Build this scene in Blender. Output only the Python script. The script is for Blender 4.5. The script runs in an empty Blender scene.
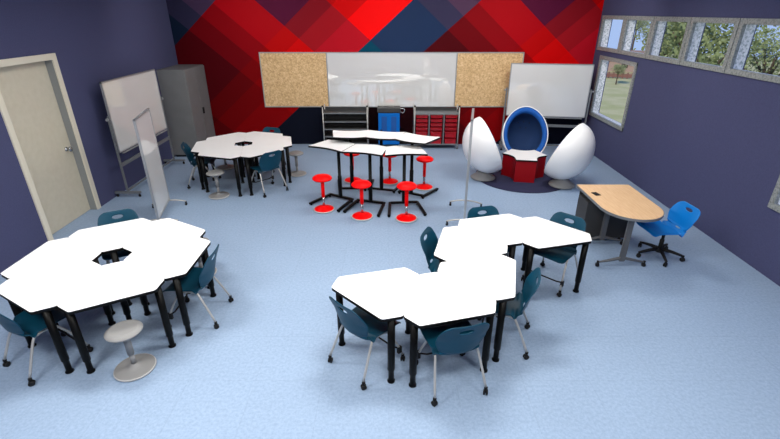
import bpy, bmesh, math, random
from mathutils import Vector, Matrix
random.seed(7)
SC = bpy.context.scene
COL = SC.collection
PI = math.pi
R = math.radians

# ------------------------------------------------------------------ materials
def lin(c):
    c = c / 255.0
    return c / 12.92 if c <= .04045 else ((c + .055) / 1.055) ** 2.4
def rgb(r, g, b): return (lin(r), lin(g), lin(b), 1)
def mat(name, col, rough=.5, metal=0, ior=1.5, noise=None, bump=None, coat=0, spec=.5):
    m = bpy.data.materials.new(name); m.use_nodes = True
    nt = m.node_tree; b = nt.nodes['Principled BSDF']
    b.inputs['Base Color'].default_value = col
    b.inputs['Roughness'].default_value = rough
    b.inputs['Metallic'].default_value = metal
    b.inputs['IOR'].default_value = ior
    b.inputs['Coat Weight'].default_value = coat
    b.inputs['Specular IOR Level'].default_value = spec
    if noise or bump:
        tc = nt.nodes.new('ShaderNodeTexCoord')
    if noise:
        col2, scale, lo, hi = noise
        n = nt.nodes.new('ShaderNodeTexNoise'); n.inputs['Scale'].default_value = scale
        n.inputs['Detail'].default_value = 3
        nt.links.new(tc.outputs['Object'], n.inputs['Vector'])
        rp = nt.nodes.new('ShaderNodeValToRGB')
        rp.color_ramp.elements[0].position = lo; rp.color_ramp.elements[0].color = col
        rp.color_ramp.elements[1].position = hi; rp.color_ramp.elements[1].color = col2
        nt.links.new(n.outputs['Fac'], rp.inputs['Fac'])
        nt.links.new(rp.outputs['Color'], b.inputs['Base Color'])
    if bump:
        scale, st = bump
        n2 = nt.nodes.new('ShaderNodeTexNoise'); n2.inputs['Scale'].default_value = scale
        nt.links.new(tc.outputs['Object'], n2.inputs['Vector'])
        bp = nt.nodes.new('ShaderNodeBump'); bp.inputs['Strength'].default_value = st
        bp.inputs['Distance'].default_value = .01
        nt.links.new(n2.outputs['Fac'], bp.inputs['Height'])
        nt.links.new(bp.outputs['Normal'], b.inputs['Normal'])
    return m

M = {}
M['wall'] = mat('purple_grey_paint', rgb(78, 81, 115), .8, noise=(rgb(73, 76, 108), 60, .35, .65), bump=(120, .15), spec=.15)
M['ceiling'] = mat('ceiling_white', rgb(225, 225, 222), .9)
M['white_top'] = mat('white_laminate', rgb(240, 240, 240), .45)
M['black_edge'] = mat('black_edging', rgb(8, 8, 8), .5, spec=.15)
M['black_leg'] = mat('black_powder_coat', rgb(7, 7, 7), .4, spec=.15)
M['black_plastic'] = mat('black_plastic', rgb(30, 30, 31), .5, spec=.2)
M['teal'] = mat('teal_plastic', rgb(8, 64, 86), .45, spec=.25)
M['blue'] = mat('bright_blue_plastic', rgb(4, 118, 200), .4, spec=.25)
M['silver'] = mat('silver_paint', rgb(188, 186, 182), .35, metal=.35)
M['chrome'] = mat('brushed_chrome', rgb(180, 182, 185), .25, metal=.9)
M['red'] = mat('red_plastic', rgb(255, 0, 4), .4, spec=.15)
M['grey_stool'] = mat('grey_stool_plastic', rgb(140, 140, 140), .5, spec=.3)
M['grey_rim'] = mat('light_grey_rubber', rgb(186, 186, 185), .5, spec=.3)
M['board'] = mat('whiteboard_enamel', rgb(226, 226, 223), .0, ior=2.6)
M['alu'] = mat('aluminium_trim', rgb(172, 175, 178), .35, metal=.5)
M['grey_steel'] = mat('grey_steel', rgb(118, 122, 126), .45, metal=.2)
M['cab'] = mat('grey_cabinet_paint', rgb(118, 119, 120), .5, noise=(rgb(112, 113, 114), 4, .3, .7))
M['desk_grey'] = mat('desk_leg_grey', rgb(96, 97, 99), .45, metal=.2)
M['dark_grey'] = mat('charcoal_laminate', rgb(62, 62, 63), .5, spec=.2)
M['near_black'] = mat('shelf_black', rgb(26, 26, 27), .6, spec=.2)
M['cart_blue'] = mat('cart_blue', rgb(4, 100, 184), .45, spec=.2)
M['cart_blue_dark'] = mat('cart_blue_inset', rgb(6, 76, 148), .5)
M['tray'] = mat('translucent_red_tray', rgb(158, 8, 24), .25)
M['egg'] = mat('egg_gloss_white', rgb(248, 248, 248), .3)
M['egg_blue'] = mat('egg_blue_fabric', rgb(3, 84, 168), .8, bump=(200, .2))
M['egg_shade'] = mat('egg_blue_shaded', rgb(3, 42, 88), .85, bump=(200, .2))  # darker than the ring: shade of the hollow painted into the blue
M['rug'] = mat('navy_rug', rgb(34, 36, 68), .95, noise=(rgb(30, 32, 62), 90, .4, .6))
M['ott_red'] = mat('ottoman_red', rgb(150, 8, 20), .5, spec=.2)
M['door'] = mat('door_cream', rgb(208, 201, 182), .6, noise=(rgb(202, 195, 175), 12, .3, .7))
M['door_frame'] = mat('door_frame_cream', rgb(222, 216, 198), .5)
M['jamb_grey'] = mat('door_jamb_grey', rgb(140, 143, 143), .6)
M['brick'] = mat('house_brick', rgb(150, 126, 114), .9)
M['roof'] = mat('house_roof', rgb(135, 110, 100), .9)
M['bark'] = mat('bark', rgb(82, 68, 54), .9)
M['leaf'] = mat('leaf_olive', rgb(140, 148, 96), .7, noise=(rgb(98, 110, 66), .8, .35, .65))
M['leaf2'] = mat('leaf_pale', rgb(150, 154, 108), .7, noise=(rgb(108, 118, 74), .8, .35, .65))
M['grass'] = mat('lawn_grass', rgb(166, 164, 108), .95, noise=(rgb(186, 178, 132), .25, .35, .65))
M['fence'] = mat('fence_red_brown', rgb(120, 82, 72), .8)

def emit_mat(name, col, st):
    m = bpy.data.materials.new(name); m.use_nodes = True; nt = m.node_tree; nt.nodes.clear()
    e = nt.nodes.new('ShaderNodeEmission'); e.inputs[0].default_value = col; e.inputs[1].default_value = st
    o = nt.nodes.new('ShaderNodeOutputMaterial'); nt.links.new(e.outputs[0], o.inputs[0]); return m
M['added_lamp'] = emit_mat('added_lamp_diffuser', (1, .98, .96, 1), 2.0)

def glass_mat():
    m = bpy.data.materials.new('window_glass'); m.use_nodes = True; nt = m.node_tree; nt.nodes.clear()
    t = nt.nodes.new('ShaderNodeBsdfTransparent'); g = nt.nodes.new('ShaderNodeBsdfGlossy')
    g.inputs['Roughness'].default_value = .02
    f = nt.nodes.new('ShaderNodeLayerWeight'); f.inputs[0].default_value = .02
    mx = nt.nodes.new('ShaderNodeMixShader'); o = nt.nodes.new('ShaderNodeOutputMaterial')
    nt.links.new(f.outputs[0], mx.inputs[0]); nt.links.new(t.outputs[0], mx.inputs[1]); nt.links.new(g.outputs[0], mx.inputs[2])
    nt.links.new(mx.outputs[0], o.inputs[0]); return m
M['glass'] = glass_mat()

def cork_mat():
    m = mat('cork', rgb(205, 170, 120), .9); nt = m.node_tree; b = nt.nodes['Principled BSDF']
    tc = nt.nodes.new('ShaderNodeTexCoord')
    n = nt.nodes.new('ShaderNodeTexNoise'); n.inputs['Scale'].default_value = 26; n.inputs['Detail'].default_value = 6
    n.inputs['Roughness'].default_value = .8
    r = nt.nodes.new('ShaderNodeValToRGB'); e = r.color_ramp.elements
    e[0].position = .36; e[0].color = rgb(176, 138, 96); e[1].position = .64; e[1].color = rgb(236, 208, 164)
    k = r.color_ramp.elements.new(.5); k.color = rgb(212, 177, 128)
    nt.links.new(tc.outputs['Object'], n.inputs['Vector']); nt.links.new(n.outputs['Fac'], r.inputs['Fac'])
    nt.links.new(r.outputs['Color'], b.inputs['Base Color']); return m
M['cork'] = cork_mat()

def marble_mat(name, base, dark, scale):
    m = mat(name, base, .5); nt = m.node_tree; b = nt.nodes['Principled BSDF']
    tc = nt.nodes.new('ShaderNodeTexCoord')
    n = nt.nodes.new('ShaderNodeTexNoise'); n.inputs['Scale'].default_value = scale; n.inputs['Detail'].default_value = 5
    n.inputs['Roughness'].default_value = .7
    r = nt.nodes.new('ShaderNodeValToRGB'); e = r.color_ramp.elements
    e[0].position = .38; e[0].color = dark; e[1].position = .55; e[1].color = base
    nt.links.new(tc.outputs['Object'], n.inputs['Vector']); nt.links.new(n.outputs['Fac'], r.inputs['Fac'])
    nt.links.new(r.outputs['Color'], b.inputs['Base Color']); return m
M['marble'] = marble_mat('white_mottled_stone', rgb(252, 252, 252), rgb(176, 184, 182), 26)
M['granite'] = marble_mat('grey_mottled_stone', rgb(150, 155, 153), rgb(112, 117, 116), 34)

def wood_mat():
    m = mat('maple_laminate', rgb(226, 186, 140), .45); nt = m.node_tree; b = nt.nodes['Principled BSDF']
    tc = nt.nodes.new('ShaderNodeTexCoord'); mp = nt.nodes.new('ShaderNodeMapping')
    mp.inputs['Scale'].default_value = (14, 1.2, 1)
    n = nt.nodes.new('ShaderNodeTexNoise'); n.inputs['Scale'].default_value = 4; n.inputs['Detail'].default_value = 5
    r = nt.nodes.new('ShaderNodeValToRGB'); e = r.color_ramp.elements
    e[0].position = .3; e[0].color = rgb(216, 174, 130); e[1].position = .7; e[1].color = rgb(232, 196, 152)
    nt.links.new(tc.outputs['Object'], mp.inputs['Vector']); nt.links.new(mp.outputs['Vector'], n.inputs['Vector'])
    nt.links.new(n.outputs['Fac'], r.inputs['Fac']); nt.links.new(r.outputs['Color'], b.inputs['Base Color']); return m
M['wood'] = wood_mat()

def floor_mat():
    m = mat('blue_speckled_vinyl', rgb(150, 172, 200), .6, spec=.25); nt = m.node_tree; b = nt.nodes['Principled BSDF']
    tc = nt.nodes.new('ShaderNodeTexCoord')
    n = nt.nodes.new('ShaderNodeTexNoise'); n.inputs['Scale'].default_value = 34; n.inputs['Detail'].default_value = 4
    n.inputs['Roughness'].default_value = .75
    r = nt.nodes.new('ShaderNodeValToRGB'); e = r.color_ramp.elements
    e[0].position = .34; e[0].color = FLOOR[0]; e[1].position = .66; e[1].color = FLOOR[1]
    nt.links.new(tc.outputs['Object'], n.inputs['Vector']); nt.links.new(n.outputs['Fac'], r.inputs['Fac'])
    # faint square tile joints
    br = nt.nodes.new('ShaderNodeTexBrick'); br.offset = 0; br.inputs['Scale'].default_value = 1
    br.inputs['Brick Width'].default_value = .61; br.inputs['Row Height'].default_value = .61
    br.inputs['Mortar Size'].default_value = .004; br.inputs['Color1'].default_value = (1, 1, 1, 1)
    br.inputs['Color2'].default_value = (.985, .985, .985, 1); br.inputs['Mortar'].default_value = (.93, .93, .93, 1)
    nt.links.new(tc.outputs['Object'], br.inputs['Vector'])
    mx = nt.nodes.new('ShaderNodeMix'); mx.data_type = 'RGBA'; mx.blend_type = 'MULTIPLY'; mx.inputs[0].default_value = 1
    nt.links.new(r.outputs['Color'], mx.inputs[6]); nt.links.new(br.outputs['Color'], mx.inputs[7])
    nt.links.new(mx.outputs[2], b.inputs['Base Color']); return m
FLOOR = (rgb(136, 158, 185), rgb(154, 175, 202))
M['floor'] = floor_mat()

# ------------------------------------------------------------------ mesh helpers
class MB:
    """collects shapes into one mesh"""
    def __init__(s): s.bm = bmesh.new(); s.smooth = []
    def quad(s, pts, sm=False):
        vs = [s.bm.verts.new(p) for p in pts]; f = s.bm.faces.new(vs); f.smooth = sm; return f
    def box(s, x0, y0, z0, x1, y1, z1, rot=0, c=(0, 0), bev=0):
        t = bmesh.new(); bmesh.ops.create_cube(t, size=1)
        for v in t.verts:
            v.co = Vector(((x0 + x1) / 2 + v.co.x * abs(x1 - x0), (y0 + y1) / 2 + v.co.y * abs(y1 - y0), (z0 + z1) / 2 + v.co.z * abs(z1 - z0)))
        if bev: bmesh.ops.bevel(t, geom=list(t.edges), offset=bev, segments=2, affect='EDGES', profile=.6)
        if rot:
            m = Matrix.Translation((c[0], c[1], 0)) @ Matrix.Rotation(rot, 4, 'Z') @ Matrix.Translation((-c[0], -c[1], 0))
            bmesh.ops.transform(t, matrix=m, verts=t.verts)
        s.add(t); return s
    def add(s, t, mtx=None):
        if mtx is not None: bmesh.ops.transform(t, matrix=mtx, verts=t.verts)
        me = bpy.data.meshes.new('tmp'); t.to_mesh(me); t.free(); s.bm.from_mesh(me); bpy.data.meshes.remove(me)
    def beam(s, a, b, w, h, bev=0):
        """rectangular bar from a to b, width w (sideways), height h"""
        a = Vector(a); b = Vector(b); d = b - a; L = d.length
        t = bmesh.new(); bmesh.ops.create_cube(t, size=1)
        for v in t.verts: v.co = Vector((v.co.x * w, v.co.y * h, v.co.z * L))
        if bev: bmesh.ops.bevel(t, geom=list(t.edges), offset=bev, segments=2, affect='EDGES')
        z = d.normalized(); up = Vector((0, 0, 1)) if abs(z.z) < .95 else Vector((0, 1, 0))
        x = up.cross(z).normalized() if abs(z.z) < .95 else Vector((1, 0, 0)); y = z.cross(x)
        m = Matrix((x, y, z)).transposed().to_4x4(); m.translation = (a + b) / 2
        s.add(t, m); return s
    def tube(s, pts, r, n=10, cap=True):
        pts = [Vector(p) for p in pts]; rr = r if isinstance(r, (list, tuple)) else [r] * len(pts)
        rings = []; ref = None
        for i, p in enumerate(pts):
            d = (pts[min(i + 1, len(pts) - 1)] - pts[max(i - 1, 0)])
            if d.length < 1e-7: d = Vector((0, 0, 1))
            d.normalize()
            if ref is None: ref = Vector((0, 0, 1)) if abs(d.z) < .9 else Vector((1, 0, 0))
            x = ref - d * ref.dot(d); x.normalize(); ref = x; y = d.cross(x)
            rings.append([s.bm.verts.new(p + (x * math.cos(2 * PI * k / n) + y * math.sin(2 * PI * k / n)) * rr[i]) for k in range(n)])
        for i in range(len(rings) - 1):
            for k in range(n):
                f = s.bm.faces.new((rings[i][k], rings[i][(k + 1) % n], rings[i + 1][(k + 1) % n], rings[i + 1][k])); f.smooth = True
        if cap:
            s.bm.faces.new(list(reversed(rings[0]))); s.bm.faces.new(rings[-1])
        return s
    def lathe(s, prof, c=(0, 0, 0), n=32, axis=None, smooth=True):
        """prof: list of (r, z), bottom to top"""
        rings = []; t = bmesh.new()
        for r, z in prof:
            if r < 1e-5: rings.append([t.verts.new((0, 0, z))])
            else: rings.append([t.verts.new((r * math.cos(2 * PI * k / n), r * math.sin(2 * PI * k / n), z)) for k in range(n)])
        for i in range(len(rings) - 1):
            A, B = rings[i], rings[i + 1]
            for k in range(n):
                a, b = A[k % len(A)], A[(k + 1) % len(A)]; c2, d = B[(k + 1) % len(B)], B[k % len(B)]
                vs = []
                for v in (a, b, c2, d):
                    if v not in vs: vs.append(v)
                if len(vs) > 2: f = t.faces.new(vs); f.smooth = smooth
        if len(rings[0]) > 1: t.faces.new(list(reversed(rings[0])))
        if len(rings[-1]) > 1: t.faces.new(rings[-1])
        m = Matrix.Translation(c)
        if axis is not None: m = m @ Vector((0, 0, 1)).rotation_difference(Vector(axis)).to_matrix().to_4x4()
        s.add(t, m); return s
    def prism(s, poly, z0, z1):
        lo = [s.bm.verts.new((x, y, z0)) for x, y in poly]; hi = [s.bm.verts.new((x, y, z1)) for x, y in poly]
        s.bm.faces.new(list(reversed(lo))); s.bm.faces.new(hi)
        for i in range(len(poly)):
            j = (i + 1) % len(poly); s.bm.faces.new((lo[i], lo[j], hi[j], hi[i]))
        return s
    def build(s, name, m, parent=None, loc=(0, 0, 0), rz=0, auto=False):
        me = bpy.data.meshes.new(name)
        bmesh.ops.recalc_face_normals(s.bm, faces=s.bm.faces)
        s.bm.to_mesh(me); s.bm.free()
        for k in (m if isinstance(m, list) else [m]): me.materials.append(k)
        o = bpy.data.objects.new(name, me); COL.objects.link(o)
        o.location = loc; o.rotation_euler = (0, 0, rz)
        if parent: o.parent = parent
        return o

def tag(o, label, cat, group=None, kind=None):
    o['label'] = label; o['category'] = cat
    if group: o['group'] = group
    if kind: o['kind'] = kind
    return o
def empty(name, loc=(0, 0, 0), rz=0):
    o = bpy.data.objects.new(name, None); COL.objects.link(o); o.empty_display_size = .1
    o.location = loc; o.rotation_euler = (0, 0, rz); return o
def struct(o): o['kind'] = 'structure'; return o
KIDS = {}
def copy_tree(o, parent=None):
    c = o.copy(); COL.objects.link(c)
    c.parent = parent
    for ch in [k for k in ALLCH(o)]: copy_tree(ch, c)
    return c
def ALLCH(o): return list(o.children)
def spread(proto, rows, cat, group):
    """rows: (x, y, rz, label[, z]); the first uses the prototype itself"""
    out = []
    for i, r in enumerate(rows):
        o = proto if i == 0 else copy_tree(proto)
        out.append(o)
    for o, r in zip(out, rows):
        o.location = (r[0], r[1], r[4] if len(r) > 4 else 0); o.rotation_euler = (0, 0, r[2])
        tag(o, r[3], cat, group)
    return out
def round_poly(pts, r, n=4):
    out = []
    N = len(pts)
    for i in range(N):
        p = Vector(pts[i]); a = Vector(pts[i - 1]); b = Vector(pts[(i + 1) % N])
        da = (a - p).normalized(); db = (b - p).normalized()
        p0 = p + da * r; p1 = p + db * r
        for k in range(n + 1):
            t = k / n; q = p0 * (1 - t) ** 2 + p * 2 * t * (1 - t) + p1 * t * t; out.append((q.x, q.y))
    return out
def catmull(pts, n):
    out = []
    P = [Vector(p) for p in pts]; P = [P[0] * 2 - P[1]] + P + [P[-1] * 2 - P[-2]]
    seg = len(P) - 3
    for i in range(n + 1):
        u = i / n * seg; k = min(int(u), seg - 1); t = u - k
        a, b, c, d = P[k:k + 4]
        out.append(.5 * ((2 * b) + (c - a) * t + (2 * a - 5 * b + 4 * c - d) * t * t + (3 * b - a - 3 * c + d) * t ** 3))
    return out

# ------------------------------------------------------------------ room shell
XL, XR, YB, YF, H = -4.966, 4.79, 11.03, -.9, 3.62
struct(MB().box(XL - .3, YF - .2, -.12, XR + .2, YB + .2, 0).build('floor', M['floor']))
struct(MB().box(XL - .3, YF - .2, H, XR + .2, YB + .2, H + .12).build('ceiling', M['ceiling']))
struct(MB().box(XL, YF - .15, 0, XR, YF, H).build('wall_front', M['wall']))
# left wall with the door opening
DY0, DY1, DZ = 5.80, 6.93, 2.42
struct(MB().box(XL - .25, YF - .15, 0, XL, DY0, H).box(XL - .25, DY1, 0, XL, YB + .15, H).box(XL - .25, DY0, DZ, XL, DY1, H).build('wall_left', M['wall']))
# right wall with window openings
WT = .17
rowwin = [(9.83, 10.90), (8.755, 9.825), (7.68, 8.75), (6.605, 7.675), (5.53, 6.60)]
lowwin = [(9.00, 10.66), (3.5, 5.14)]
ZR0, ZR1, ZL0, ZL1 = 2.255, 2.97, .825, 2.155
holes = [(a + .05, b - .05, ZR0 + .05, ZR1 - .05) for a, b in rowwin] + [(a + .05, b - .05, ZL0 + .05, ZL1 - .05) for a, b in lowwin]
ys = sorted({YF - .15, YB + .15} | {h[0] for h in holes} | {h[1] for h in holes})
wr = MB()
for a, b in zip(ys[:-1], ys[1:]):
    cuts = sorted([(h[2], h[3]) for h in holes if h[0] <= a + 1e-6 and h[1] >= b - 1e-6])
    z = 0
    for c0, c1 in cuts: wr.box(XR, a, z, XR + WT + .02, b, c0); z = c1
    wr.box(XR, a, z, XR + WT + .02, b, H)
struct(wr.build('wall_right', M['wall']))
for i, (h, (a, b)) in enumerate(zip(holes, rowwin + lowwin)):
    y0, y1, z0, z1 = h
    w = MB()     # reveal of the opening
    e = .006
    w.box(XR + .02, y1 - e, z0, XR + WT, y1, z1).box(XR + .02, y0, z0, XR + WT, y0 + e, z1)
    w.box(XR + .02, y0, z0, XR + WT, y1, z0 + e).box(XR + .02, y0, z1 - e, XR + WT, y1, z1)
    win = struct(w.build('window_%d' % (i + 1), M['marble']))
    f = MB(); t = .075; Z0 = z0 - .05; Z1 = z1 + .05; Y0 = y0 - .05 + .004; Y1 = y1 + .05 - .004
    f.box(XR - .03, Y0, Z0, XR + .02, Y0 + t, Z1, bev=.006).box(XR - .03, Y1 - t, Z0, XR + .02, Y1, Z1, bev=.006)
    f.box(XR - .031, Y0, Z0, XR + .02, Y1, Z0 + t, bev=.006).box(XR - .031, Y0, Z1 - t, XR + .02, Y1, Z1, bev=.006)
    f.build('window_frame', M['granite'], win)
    MB().box(XR + WT - .02, y0, z0, XR + WT - .012, y1, z1).build('window_pane', M['glass'], win)

# door
d = MB().box(XL - .16, DY0, .005, XL - .11, DY1, DZ, bev=.003).build('door_1', M['door']); struct(d)
jb = MB().box(XL - .11, DY1 - .012, 0, XL - .001, DY1, DZ).box(XL - .11, DY0, 0, XL - .001, DY0 + .012, DZ).box(XL - .11, DY0, DZ - .012, XL - .001, DY1, DZ)
jb.build('door_jamb', M['jamb_grey'], d)
fr = MB().box(XL, DY0 - .075, 0, XL + .025, DY0 + .012, DZ + .075, bev=.004).box(XL, DY1 - .012, 0, XL + .025, DY1 + .075, DZ + .075, bev=.004)
fr.box(XL, DY0 - .075, DZ - .012, XL + .026, DY1 + .075, DZ + .075, bev=.004)
fr.build('door_frame', M['door_frame'], d)
MB().lathe([(.036, 0), (.036, .008), (.015, .012), (.015, .04), (.034, .05), (.042, .066), (.034, .082), (0, .09)], (XL - .11, 6.80, 1.09), axis=(1, 0, 0), n=20).build('door_knob', M['chrome'], d)

# back wall with diamond mural
K = .865
PP = [-1.29 - 5.12, -.71 - 5.12, -.18 - 5.12, .69 - 5.12, 2.07 - 5.12, -1.29, -.71, -.18, .69, 2.07, 3.83, 4.41, 4.94, 5.81, 7.19]   # z + Kx
QQ = [9.93, 9.4, 6.62, 4.81, 4.28, 3.70, 2.82, 1.50, -.31, -.84, -1.42, -2.30, -3.62]                                  # z - Kx
def mural_color(x, z):
    p = z + K * x; q = z - K * x
    tile = 0 if q > 1.5 else 1
    P_ = p - 5.12 * tile; Q_ = q + 5.12 * tile
    if Q_ > 6.62: band = 'A'; 
    elif Q_ > 4.81: band = 'B'
    elif Q_ > 4.28: band = 'C'
    elif Q_ > 3.70: band = 'D'
    elif Q_ > 2.82: band = 'E'
    else: band = 'F'
    if band == 'F': P_ -= 5.12
    seg = 0 if P_ < -4.43 else 1 if P_ < -3.05 else 2 if P_ < -1.29 else 3 if P_ < -.71 else 4 if P_ < -.18 else 5 if P_ < .69 else 6 if P_ < 2.07 else 7
    T = {
     'A': [(6, 9, 20), (8, 13, 27), (16, 30, 52), (44, 42, 68), (68, 50, 78), (74, 50, 76), (80, 16, 50), (26, 46, 80)],
     'B': [(18, 0, 3), (34, 0, 5), (76, 0, 9), (108, 0, 10), (138, 0, 12), (170, 0, 15), (84, 14, 50), (178, 0, 15)],
     'C': [(28, 0, 4), (78, 0, 4), (96, 0, 5), (120, 0, 5), (145, 0, 5), (182, 0, 3), (130, 14, 28), (185, 0, 5)],
     'D': [(60, 0, 4), (88, 0, 4), (112, 0, 4), (134, 0, 4), (155, 0, 4), (205, 0, 2), (156, 16, 28), (208, 0, 3)],
     'E': [(80, 0, 4), (98, 0, 4), (128, 0, 4), (145, 0, 4), (160, 0, 4), (212, 0, 3), (180, 14, 32), (250, 0, 3)],
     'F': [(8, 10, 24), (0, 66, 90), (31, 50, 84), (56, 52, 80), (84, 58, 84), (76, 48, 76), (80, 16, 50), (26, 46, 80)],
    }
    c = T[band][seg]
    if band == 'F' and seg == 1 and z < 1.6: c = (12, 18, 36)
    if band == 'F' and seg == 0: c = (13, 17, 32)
    return c
bm = bmesh.new()
vs = [bm.verts.new(v) for v in ((XL - .05, YB, 0), (XR + .05, YB, 0), (XR + .05, YB, H), (XL - .05, YB, H))]
bm.faces.new(vs)
for c in PP: bmesh.ops.bisect_plane(bm, geom=bm.verts[:] + bm.edges[:] + bm.faces[:], plane_co=(0, YB, c), plane_no=Vector((K, 0, 1)).normalized(), dist=1e-5)
for c in QQ: bmesh.ops.bisect_plane(bm, geom=bm.verts[:] + bm.edges[:] + bm.faces[:], plane_co=(0, YB, c), plane_no=Vector((-K, 0, 1)).normalized(), dist=1e-5)
me = bpy.data.meshes.new('wall_back'); cols = {}
MS = .97
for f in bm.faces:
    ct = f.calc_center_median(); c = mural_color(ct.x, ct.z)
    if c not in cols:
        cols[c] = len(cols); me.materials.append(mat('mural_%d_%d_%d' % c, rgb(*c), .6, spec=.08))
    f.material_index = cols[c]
    if f.normal.y > 0: f.normal_flip()
# thickness behind
ex = bmesh.ops.extrude_face_region(bm, geom=bm.faces[:])
bmesh.ops.translate(bm, verts=[v for v in ex['geom'] if isinstance(v, bmesh.types.BMVert)], vec=(0, .15, 0))
bm.normal_update(); bm.to_mesh(me); bm.free()
wb = bpy.data.objects.new('wall_back', me); COL.objects.link(wb); struct(wb)

# ------------------------------------------------------------------ unseen ceiling lamps, added to light the room, each with its own power
LP = [(-2.9, 1.2, 98), (0.2, 1.2, 84), (2.7, 1.2, 56), (-2.9, 4.0, 70), (0.2, 4.0, 80), (2.7, 4.0, 14), (-2.9, 7.2, 14), (0.2, 7.2, 34), (2.7, 7.2, 52)]
LPW = 1.0; LC = (1, .965, .905)
proto = empty('added_ceiling_light')
MB().box(-.62, -.32, -.05, .62, .32, 0).build('housing', M['alu'], proto)
MB().box(-.59, -.29, -.056, .59, .29, -.051).build('diffuser', M['added_lamp'], proto)
names = ['left', 'middle', 'right']; rws = ['front', 'second', 'rear']
rows = []
for i, (x, y, e) in enumerate(LP):
    rows.append((x, y, 0, 'added unseen flat rectangular ceiling light, %s one in the %s row' % (names[i % 3], rws[i // 3]), H - .001))
    l = bpy.data.lights.new('added_lamp', 'AREA'); l.shape = 'RECTANGLE'; l.size = 1.15; l.size_y = .55; l.energy = e * LPW
    l.color = LC
    lo = bpy.data.objects.new('added_lamp', l); COL.objects.link(lo); lo.location = (x, y, H - .07)
spread(proto, rows, 'ceiling light', 'added ceiling lights')

# added wall washers, out of view, put in to brighten the mural wall
ww_ = empty('added_wall_washer')
MB().box(-.5, -.06, -.09, .5, .06, 0, bev=.01).build('housing', M['alu'], ww_)
wrows = []
for x, e, nm in ((-3.0, 26, 'left'), (0.1, 32, 'middle'), (3.0, 32, 'right')):
    wrows.append((x, 8.5, 0, 'added unseen slim ceiling wall washer before the mural wall, %s one' % nm, H - .001))
    l = bpy.data.lights.new('washer', 'AREA'); l.shape = 'RECTANGLE'; l.size = 1.0; l.size_y = .1; l.energy = e; l.color = LC
    lo = bpy.data.objects.new('washer', l); COL.objects.link(lo); lo.location = (x, 8.56, H - .13)
    lo.rotation_euler = Vector((0, .90, -.42)).to_track_quat('-Z', 'Y').to_euler()
spread(ww_, wrows, 'ceiling light', 'added wall washer lights')

# ------------------------------------------------------------------ cluster tables
SIDE, SH = .675, .185
def hexpts(shrink=0):
    Rr = .603
    corners = [Vector((Rr * math.cos(R(a)), Rr * math.sin(R(a)))) for a in (90, 210, 330)]   # triangle corner directions
    out = []
    for i in range(3):
        c = corners[i]; prv = corners[i - 1]; nx = corners[(i + 1) % 3]
        out.append(c + (prv - c).normalized() * SH); out.append(c + (nx - c).normalized() * SH)
    k = 1 - shrink / .3
    return [(p.x * k, p.y * k) for p in out]
def table_leg(mb, x, y, top):
    mb.lathe([(.036, 0), (.036, .012), (.028, .02), (.026, .03), (.026, .13), (.0335, .14), (.0335, top)], (x, y, 0), n=16)
    return mb
def make_table():
    t = empty('student_table')
    MB().prism(round_poly(hexpts(.0004), .022), .705, .7345).build('edge_band', M['black_edge'], t)
    MB().prism(round_poly(hexpts(.0004), .022), .7335, .738).build('tabletop', M['white_top'], t)
    for a in (90, 210, 330):
        x, y = .405 * math.cos(R(a)), .405 * math.sin(R(a))
        lg = table_leg(MB(), x, y, .70).build('leg', M['black_leg'], t)
        x2, y2 = .30 * math.cos(R(a)), .30 * math.sin(R(a))
        MB().beam((x, y, .69), (x2, y2, .69), .07, .03, .004).build('bracket', M['black_leg'], t)
    return t
tabs = []
C1 = (-2.89, 4.04)
desc = {0: 'right side by the teal chair', 60: 'back right, nearest the rolling glass panel', 120: 'back left, by the door chair', 180: 'far left beside the door wall',
        240: 'front left over the chair at the picture edge', 300: 'front right behind the grey stool'}
def cl(cx, cy, off, who, descs):
    rows = []
    for a in (0, 60, 120, 180, 240, 300):
        n = R(a + off); rows.append((cx + .3017 * 2 * math.cos(n - 0) * 1.0, cy + .6034 * math.sin(n), n, descs[a]))
    return rows
# each table of a ring points one truncated corner at the ring centre: local corner directions 90/210/330
rows_near = []
for a in (0, 60, 120, 180, 240, 300):
    n = R(a); rows_near.append((C1[0] + .6045 * math.cos(n), C1[1] + .6045 * math.sin(n), n + PI - PI / 2, 'white table in the near left ring, ' + desc[a]))
C2 = (-2.81, 8.40); OFF = 13
desc2 = {0: 'right side by the grey stool', 60: 'back right, before the chair against the mural', 120: 'back left, nearest the steel cabinet', 180: 'left side at the side-on teal chair',
         240: 'front left behind the nearer grey stool', 300: 'front right over the rear-facing teal chair'}
rows_far = []
for a in (0, 60, 120, 180, 240, 300):
    n = R(a + OFF); rows_far.append((C2[0] + .6045 * math.cos(n), C2[1] + .6045 * math.sin(n), n + PI / 2, 'white table in the far left ring, ' + desc2[a]))
S0 = (-.085, 3.44)
def off(c, a, d=.6045): return (c[0] + d * math.cos(R(a)), c[1] + d * math.sin(R(a)))
S1 = S0; S2 = off(S1, -15); S3 = off(S2, 45); S4 = off(S3, 105); S4 = (S4[0] + .0773, S4[1] + .0207); S5 = off(S4, 45); S6 = off(S5, -15)
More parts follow.
